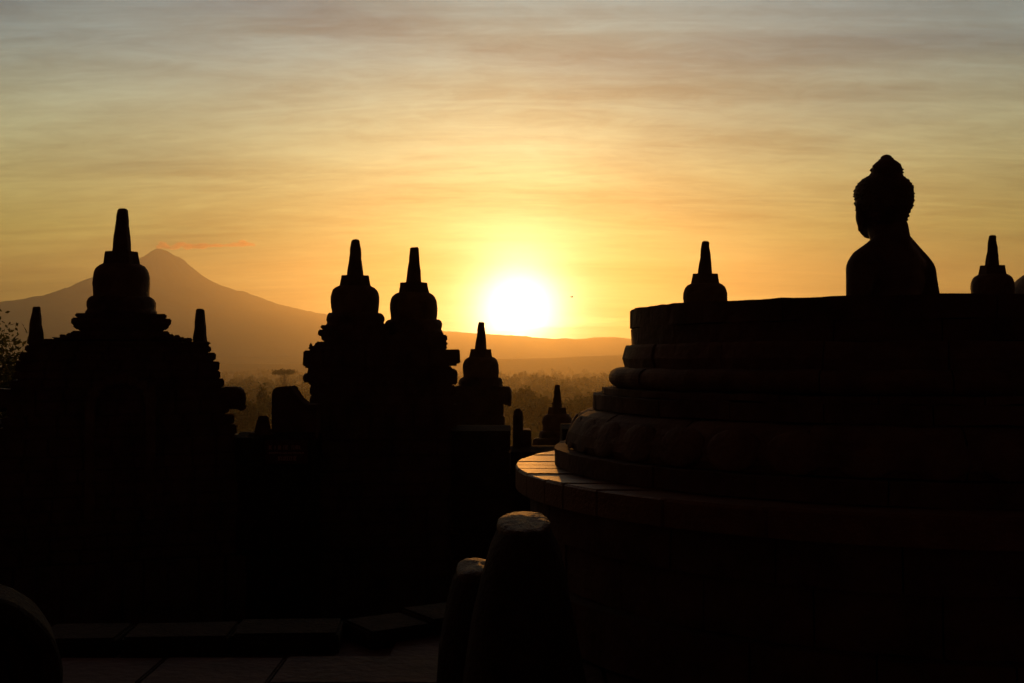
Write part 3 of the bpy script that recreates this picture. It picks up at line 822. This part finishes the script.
# torso
ell(bm, (0, .0, .33), (.235, .165, .24)); ell(bm, (0, .01, .50), (.245, .165, .22)); ell(bm, (0, .0, .64), (.30, .175, .20))
ell(bm, (0, .02, .735), (.325, .150, .125)); ell(bm, (0, .035, .80), (.235, .125, .10))
for s in (-1, 1):
    ell(bm, (s * .305, .02, .69), (.098, .108, .125))
    cap(bm, (s * .325, .02, .70), (s * .385, .05, .40), .092, .078); cap(bm, (s * .385, .05, .38), (s * .10, -.36, .27), .078, .052)
    ell(bm, (s * .05, -.40, .255), (.11, .06, .032), (0, 0, s * .35))
    for q in range(4): cap(bm, (s * .02 - q * s * .004, -.37 - q * .028, .275), (-s * .085, -.375 - q * .026, .27), .016, .012, 5)
    cap(bm, (s * .06, -.345, .28), (s * .0, -.355, .325), .017, .012, 4)
    # trapezius slope
    cap(bm, (s * .05, .03, .90), (s * .20, .03, .815), .085, .075); cap(bm, (s * .20, .03, .815), (s * .30, .02, .745), .075, .085)
# neck
cap(bm, (0, .035, .82), (0, .02, .98), .125, .112, 6)
body_o = fuse('body', bm, STATUE, .014, 6, bt)
# head (kept in one mesh with the body would hide its turn; joined at the neck)
hx = 0.0
head = bmesh.new()
hc = Vector((0, -.045, 1.135))
ell(head, hc + Vector((0, .02, .03)), (.158, .195, .165)); ell(head, hc + Vector((0, -.03, -.05)), (.142, .160, .158))
ell(head, hc + Vector((0, -.075, -.125)), (.105, .105, .085)); ell(head, hc + Vector((0, -.135, -.165)), (.05, .045, .035))
cap(head, hc + Vector((0, -.168, .02)), hc + Vector((0, -.192, -.062)), .014, .020, 5); ell(head, hc + Vector((0, -.180, -.066)), (.030, .018, .014))
ell(head, hc + Vector((0, -.178, -.108)), (.045, .02, .011)); ell(head, hc + Vector((0, -.172, -.127)), (.036, .02, .011))
for s in (-1, 1):
    ell(head, hc + Vector((s * .058, -.165, .0)), (.034, .02, .014)); ell(head, hc + Vector((s * .06, -.166, .035)), (.048, .016, .009), (0, s * -.15, 0))
    ell(head, hc + Vector((s * .068, -.10, -.075)), (.045, .045, .05))
    ell(head, hc + Vector((s * .165, .0, -.005)), (.018, .036, .058)); cap(head, hc + Vector((s * .160, .0, -.05)), hc + Vector((s * .150, -.005, -.155)), .022, .020, 6)
cap(head, (0, -.01, 1.0), (0, .02, .94), .112, .114, 4)
head_o = fuse('head', head, STATUE, .009, 3, bt)
# hair: cap of small curls with a topknot
hb = bmesh.new()
ell(hb, hc + Vector((0, .035, .045)), (.180, .198, .175)); ell(hb, hc + Vector((0, .07, -.05)), (.140, .122, .118))
ell(hb, hc + Vector((0, .03, .095)), (.186, .196, .137)); ell(hb, hc + Vector((0, .03, .115)), (.150, .16, .115)); ell(hb, hc + Vector((0, .065, .235)), (.100, .100, .085)); ell(hb, hc + Vector((0, .062, .316)), (.040, .040, .034))
# slice off in front of the hairline
bmesh.ops.bisect_plane(hb, geom=list(hb.verts) + list(hb.edges) + list(hb.faces), plane_co=hc + Vector((0, -.085, .03)), plane_no=Vector((0, -1, -.75)), clear_outer=True)
bmesh.ops.holes_fill(hb, edges=[x for x in hb.edges if x.is_boundary])
hair = fuse('hair', hb, STATUE, .012, 2, bt)
cur = bmesh.new(); vs = hair.data.vertices; pick = []
idx = list(range(len(vs))); random.shuffle(idx)
for i in idx:
    co = vs[i].co
    if (co - (hc + Vector((0, -.085, .03)))).dot(Vector((0, -1, -.75))) > -.004: continue
    if all((co - q).length > .030 for q in pick):
        pick.append(co.copy() * .965 + hc * .035)
for q in pick: ell(cur, q, (.015, .015, .0095), seg=8)
YAW = Matrix.Translation((.022, -.014, 0)) @ Matrix.Rotation(R(-17), 4, 'Z') @ Matrix.Diagonal((1.05, 1, 1, 1))
me = bpy.data.meshes.new('c'); cur.to_mesh(me); cur.free()
b3 = bmesh.new(); b3.from_mesh(hair.data); b3.from_mesh(me)
b3.to_mesh(hair.data); b3.free(); hair.data.polygons.foreach_set('use_smooth', [True] * len(hair.data.polygons))
for o_ in (head_o, hair): o_.data.transform(YAW)
# lotus seat
bm = bmesh.new(); lathe(bm, [(.74, -.002), (.76, .02), (.72, .045), (.70, .05)], 40); worn(bm, .004, 8, 1); shift(bm, 0, -.17, 0)
obj('seat_cushion', bm, STONE, bt)

# ---------------------------------------------------------------- another bell stupa beyond the right edge
random.seed(44)
Yr = 15.5
t = thing('latticed_stupa', (PX(1088, Yr), Yr, -2.9), 'large latticed bell stupa cut by the right edge behind the stupa tower', 'stupa')
ztop = PZ(262, Yr) + 2.9; Rb = 1.15
bm = bmesh.new(); prof = []
for i in range(17):
    a = i / 16 * math.pi / 2; prof.append((Rb * math.cos(a) ** .7 + .0, ztop - .75 + .75 * math.sin(a)))
prof = [(Rb * 1.08, ztop - 2.1), (Rb * 1.02, ztop - 1.5), (Rb, ztop - 1.0)] + prof[1:-1] + [(.1, ztop)]
lathe(bm, prof, 48); obj('bell', bm, STONE, t)
bm = bmesh.new()
for row in range(4):
    for i in range(16):
        a = 2 * math.pi * (i + .5 * (row % 2)) / 16; rr = Rb * (1.05 - .015 * row)
        b2 = bmesh.new(); box(b2, -.02, .02, -.085, .085, -.085, .085)
        bmesh.ops.rotate(b2, cent=(0, 0, 0), matrix=Matrix.Rotation(math.pi / 4, 3, 'X'), verts=b2.verts)
        bmesh.ops.translate(b2, vec=(rr, 0, ztop - 1.9 + row * .3), verts=b2.verts)
        bmesh.ops.rotate(b2, cent=(0, 0, 0), matrix=Matrix.Rotation(a, 3, 'Z'), verts=b2.verts)
        me = bpy.data.meshes.new('t'); b2.to_mesh(me); b2.free(); bm.from_mesh(me); bpy.data.meshes.remove(me)
obj('lattice', bm, STONE2, t)
bm = bmesh.new(); lathe(bm, [(Rb * 1.5, 0.0), (Rb * 1.5, ztop - 2.5), (Rb * 1.3, ztop - 2.45), (Rb * 1.3, ztop - 2.2), (Rb * 1.15, ztop - 2.12)], 40); obj('round_base', bm, STONE, t)
bm = bmesh.new(); box(bm, -.3, .3, -.3, .3, ztop - .05, ztop + .3, .12, .005, .012); obj('harmika', bm, STONE, t)
obj('spire', spire_bm(ztop + .3, ztop + 1.05, .16, .08), STONE, t)

# ---------------------------------------------------------------- loose stones catching the sun below the disc
random.seed(45)
def rail_stone(px, py, Y, lv, label, seed):
    top = P(px, py, Y); bm = bmesh.new(); rings = []; seg = 40
    for f_, w_, d_ in lv:
        zz = top.z * f_
        rings.append([bm.verts.new((abs(math.cos(a)) ** .85 * math.copysign(w_, math.cos(a)), abs(math.sin(a)) ** .85 * math.copysign(d_, math.sin(a)), zz)) for a in [2 * math.pi * i / seg for i in range(seg)]])
    for a, b in zip(rings, rings[1:]):
        for i in range(seg): bm.faces.new((a[i], a[(i + 1) % seg], b[(i + 1) % seg], b[i]))
    c = bm.verts.new((0, 0, top.z * lv[-1][0] + .006))
    for i in range(seg): bm.faces.new((rings[-1][i], rings[-1][(i + 1) % seg], c))
    bm.faces.new(list(reversed(rings[0])))
    for v in bm.verts:
        if v.co.z > top.z * .9: v.co.z += (v.co.y) * .05
    worn(bm, .012, 9, seed); worn(bm, .006, 30, seed)
    for v in bm.verts:
        if v.co.z < top.z * .02: v.co.z = 0.002
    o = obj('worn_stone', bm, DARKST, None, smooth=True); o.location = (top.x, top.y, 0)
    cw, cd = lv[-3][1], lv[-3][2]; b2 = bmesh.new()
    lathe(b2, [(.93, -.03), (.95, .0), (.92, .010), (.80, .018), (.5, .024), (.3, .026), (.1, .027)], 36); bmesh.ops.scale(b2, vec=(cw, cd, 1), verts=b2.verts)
    for v in b2.verts: v.co.z += v.co.y * .05
    bmesh.ops.subdivide_edges(b2, edges=b2.edges, cuts=2, use_grid_fill=True)
    worn(b2, .010, 8, seed + 1); worn(b2, .004, 30, seed + 2); shift(b2, 0, 0, top.z - .012)
    obj('sunlit_cap', b2, PITTED, o, smooth=True)  # added cap, lighter than the body to stand for the sunlit top
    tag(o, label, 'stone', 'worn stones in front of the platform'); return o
rail_stone(524, 521, 4.4, [(0, .27, .30), (.3, .25, .30), (.6, .205, .29), (.8, .165, .27), (.9, .135, .25), (.96, .115, .235), (.99, .10, .215), (1.0, .05, .12)], 'tall worn stone with a sunlit top just below the left end of the round slab', 3)
rail_stone(478, 566, 4.75, [(0, .20, .22), (.5, .17, .21), (.8, .13, .2), (.93, .10, .18), (.985, .075, .16), (1.0, .04, .09)], 'lower worn stone with a faintly lit top, left of the tall worn stone', 8)

# ---------------------------------------------------------------- carved volute of a stair rail, bottom left corner
random.seed(46)
Yv = 4.2; k = Yv / F
t = thing('stair_volute', (PX(-35, Yv), Yv, 0), 'rounded carved end of a stair rail with curved grooves in the bottom left corner', 'stair rail', rz=math.atan(547 / F))
zc_ = PZ(690, Yv); k *= .88
bm = bmesh.new()
pr = []
radii = [(106, .0), (103, -.02), (96, -.03), (86, -.032), (82, -.020), (79, -.006), (75, -.02), (70, -.034), (60, -.038), (56, -.02), (53, -.008), (49, -.026), (40, -.045), (20, -.052), (2, -.054)]
def wheel(bm, radii, y0, depth):
    seg = 72; rings = []
    for r_, dy in [(106, depth)] + radii:
        rings.append([bm.verts.new((r_ * k * math.cos(2 * math.pi * i / seg), y0 + dy, zc_ + r_ * k * math.sin(2 * math.pi * i / seg))) for i in range(seg)])
    for a, b in zip(rings, rings[1:]):
        for i in range(seg):
            j = (i + 1) % seg; bm.faces.new((a[i], b[i], b[j], a[j]))
    bm.faces.new(rings[-1]); bm.faces.new(list(reversed(rings[0])))
wheel(bm, radii, 0, .34); worn(bm, .005, 9, 3); bmesh.ops.recalc_face_normals(bm, faces=bm.faces)
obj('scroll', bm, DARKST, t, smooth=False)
bm = bmesh.new(); box(bm, -1.6, .02, .03, .31, -.0, zc_ + 60 * k, 0, .006, .015); obj('rail', bm, DARKST, t)

# ---------------------------------------------------------------- bird near the sun
Yq = 140; c = P(572, 297, Yq)
bd = thing('bird', c, 'tiny dark bird in flight right of the sun', 'bird')
bm = bmesh.new(); ell(bm, (0, 0, 0), (.17, .06, .055)); ell(bm, (-.18, 0, .03), (.055, .04, .04))
for s in (-1, 1):
    a = [bm.verts.new(q) for q in ((-.06, s * .04, .02), (.09, s * .04, .02), (.10, s * .36, .13), (.02, s * .40, .14))]; b = [bm.verts.new(v.co + Vector((0, 0, .012))) for v in a]
    bm.faces.new(a); bm.faces.new(list(reversed(b)))
    for i in range(4): bm.faces.new((a[i], b[i], b[(i + 1) % 4], a[(i + 1) % 4]))
a = [bm.verts.new(q) for q in ((.14, -.02, 0), (.32, -.06, .01), (.32, .06, .01), (.14, .02, 0))]; bm.faces.new(a)
o = obj('body', bm, FEATHER, bd); 

# ---------------------------------------------------------------- smoke of the volcano and the haze
def volmat(name, col, dens, g, noise_sc=None):
    m = bpy.data.materials.new(name); m.use_nodes = True; t = m.node_tree; t.nodes.clear()
    o = t.nodes.new('ShaderNodeOutputMaterial'); v = t.nodes.new('ShaderNodeVolumePrincipled')
    v.inputs['Color'].default_value = (*col, 1); v.inputs['Density'].default_value = dens; v.inputs['Anisotropy'].default_value = g
    t.links.new(v.outputs[0], o.inputs['Volume']); return m
random.seed(50)
def plume():
    bm = bmesh.new(); kk = VY / F
    for px, py, rw, rh in ((158.5, 247.5, 2.5, 1.6), (161.5, 244.3, 3.2, 1.8), (165, 246.8, 3.5, 1.4), (170, 248.2, 4, 1.1), (176, 246.4, 5, 2.0), (182, 244.8, 6, 1.7), (190, 246.6, 7, 2.0), (199, 246.2, 8, 1.7), (209, 245.4, 8, 1.3), (219, 245.2, 8, 1.1), (229, 245, 7, 1.0), (237, 244.8, 5, 1.2), (244, 243.6, 6, 2.0), (251, 244.4, 5, 1.2)):
        c = P(px, py, VY + 250)
        for q in range(4):
            ell(bm, c + Vector((U(-.6, .6) * rw * kk, U(-40, 40), U(-.4, .4) * rh * kk)), (rw * kk * U(.5, .9), 60, rh * kk * U(.8, 1.7)), seg=12)
    return bm
pm = fuse('smoke_plume', plume(), volmat('smoke', (1.0, .58, .34), .012, .72), 5, 1, None)
pm['kind'] = 'stuff'; pm['label'] = 'thin pink smoke drifting right from the volcano summit'

HAZE = 1.5e-4
bm = bmesh.new(); box(bm, -12400, 12400, -3200, 12400, -62, 1090)
hz = obj('haze', bm, volmat('haze_air', (.57, .56, .48), HAZE, .78), None, kind='stuff', label='warm morning haze filling the valley')
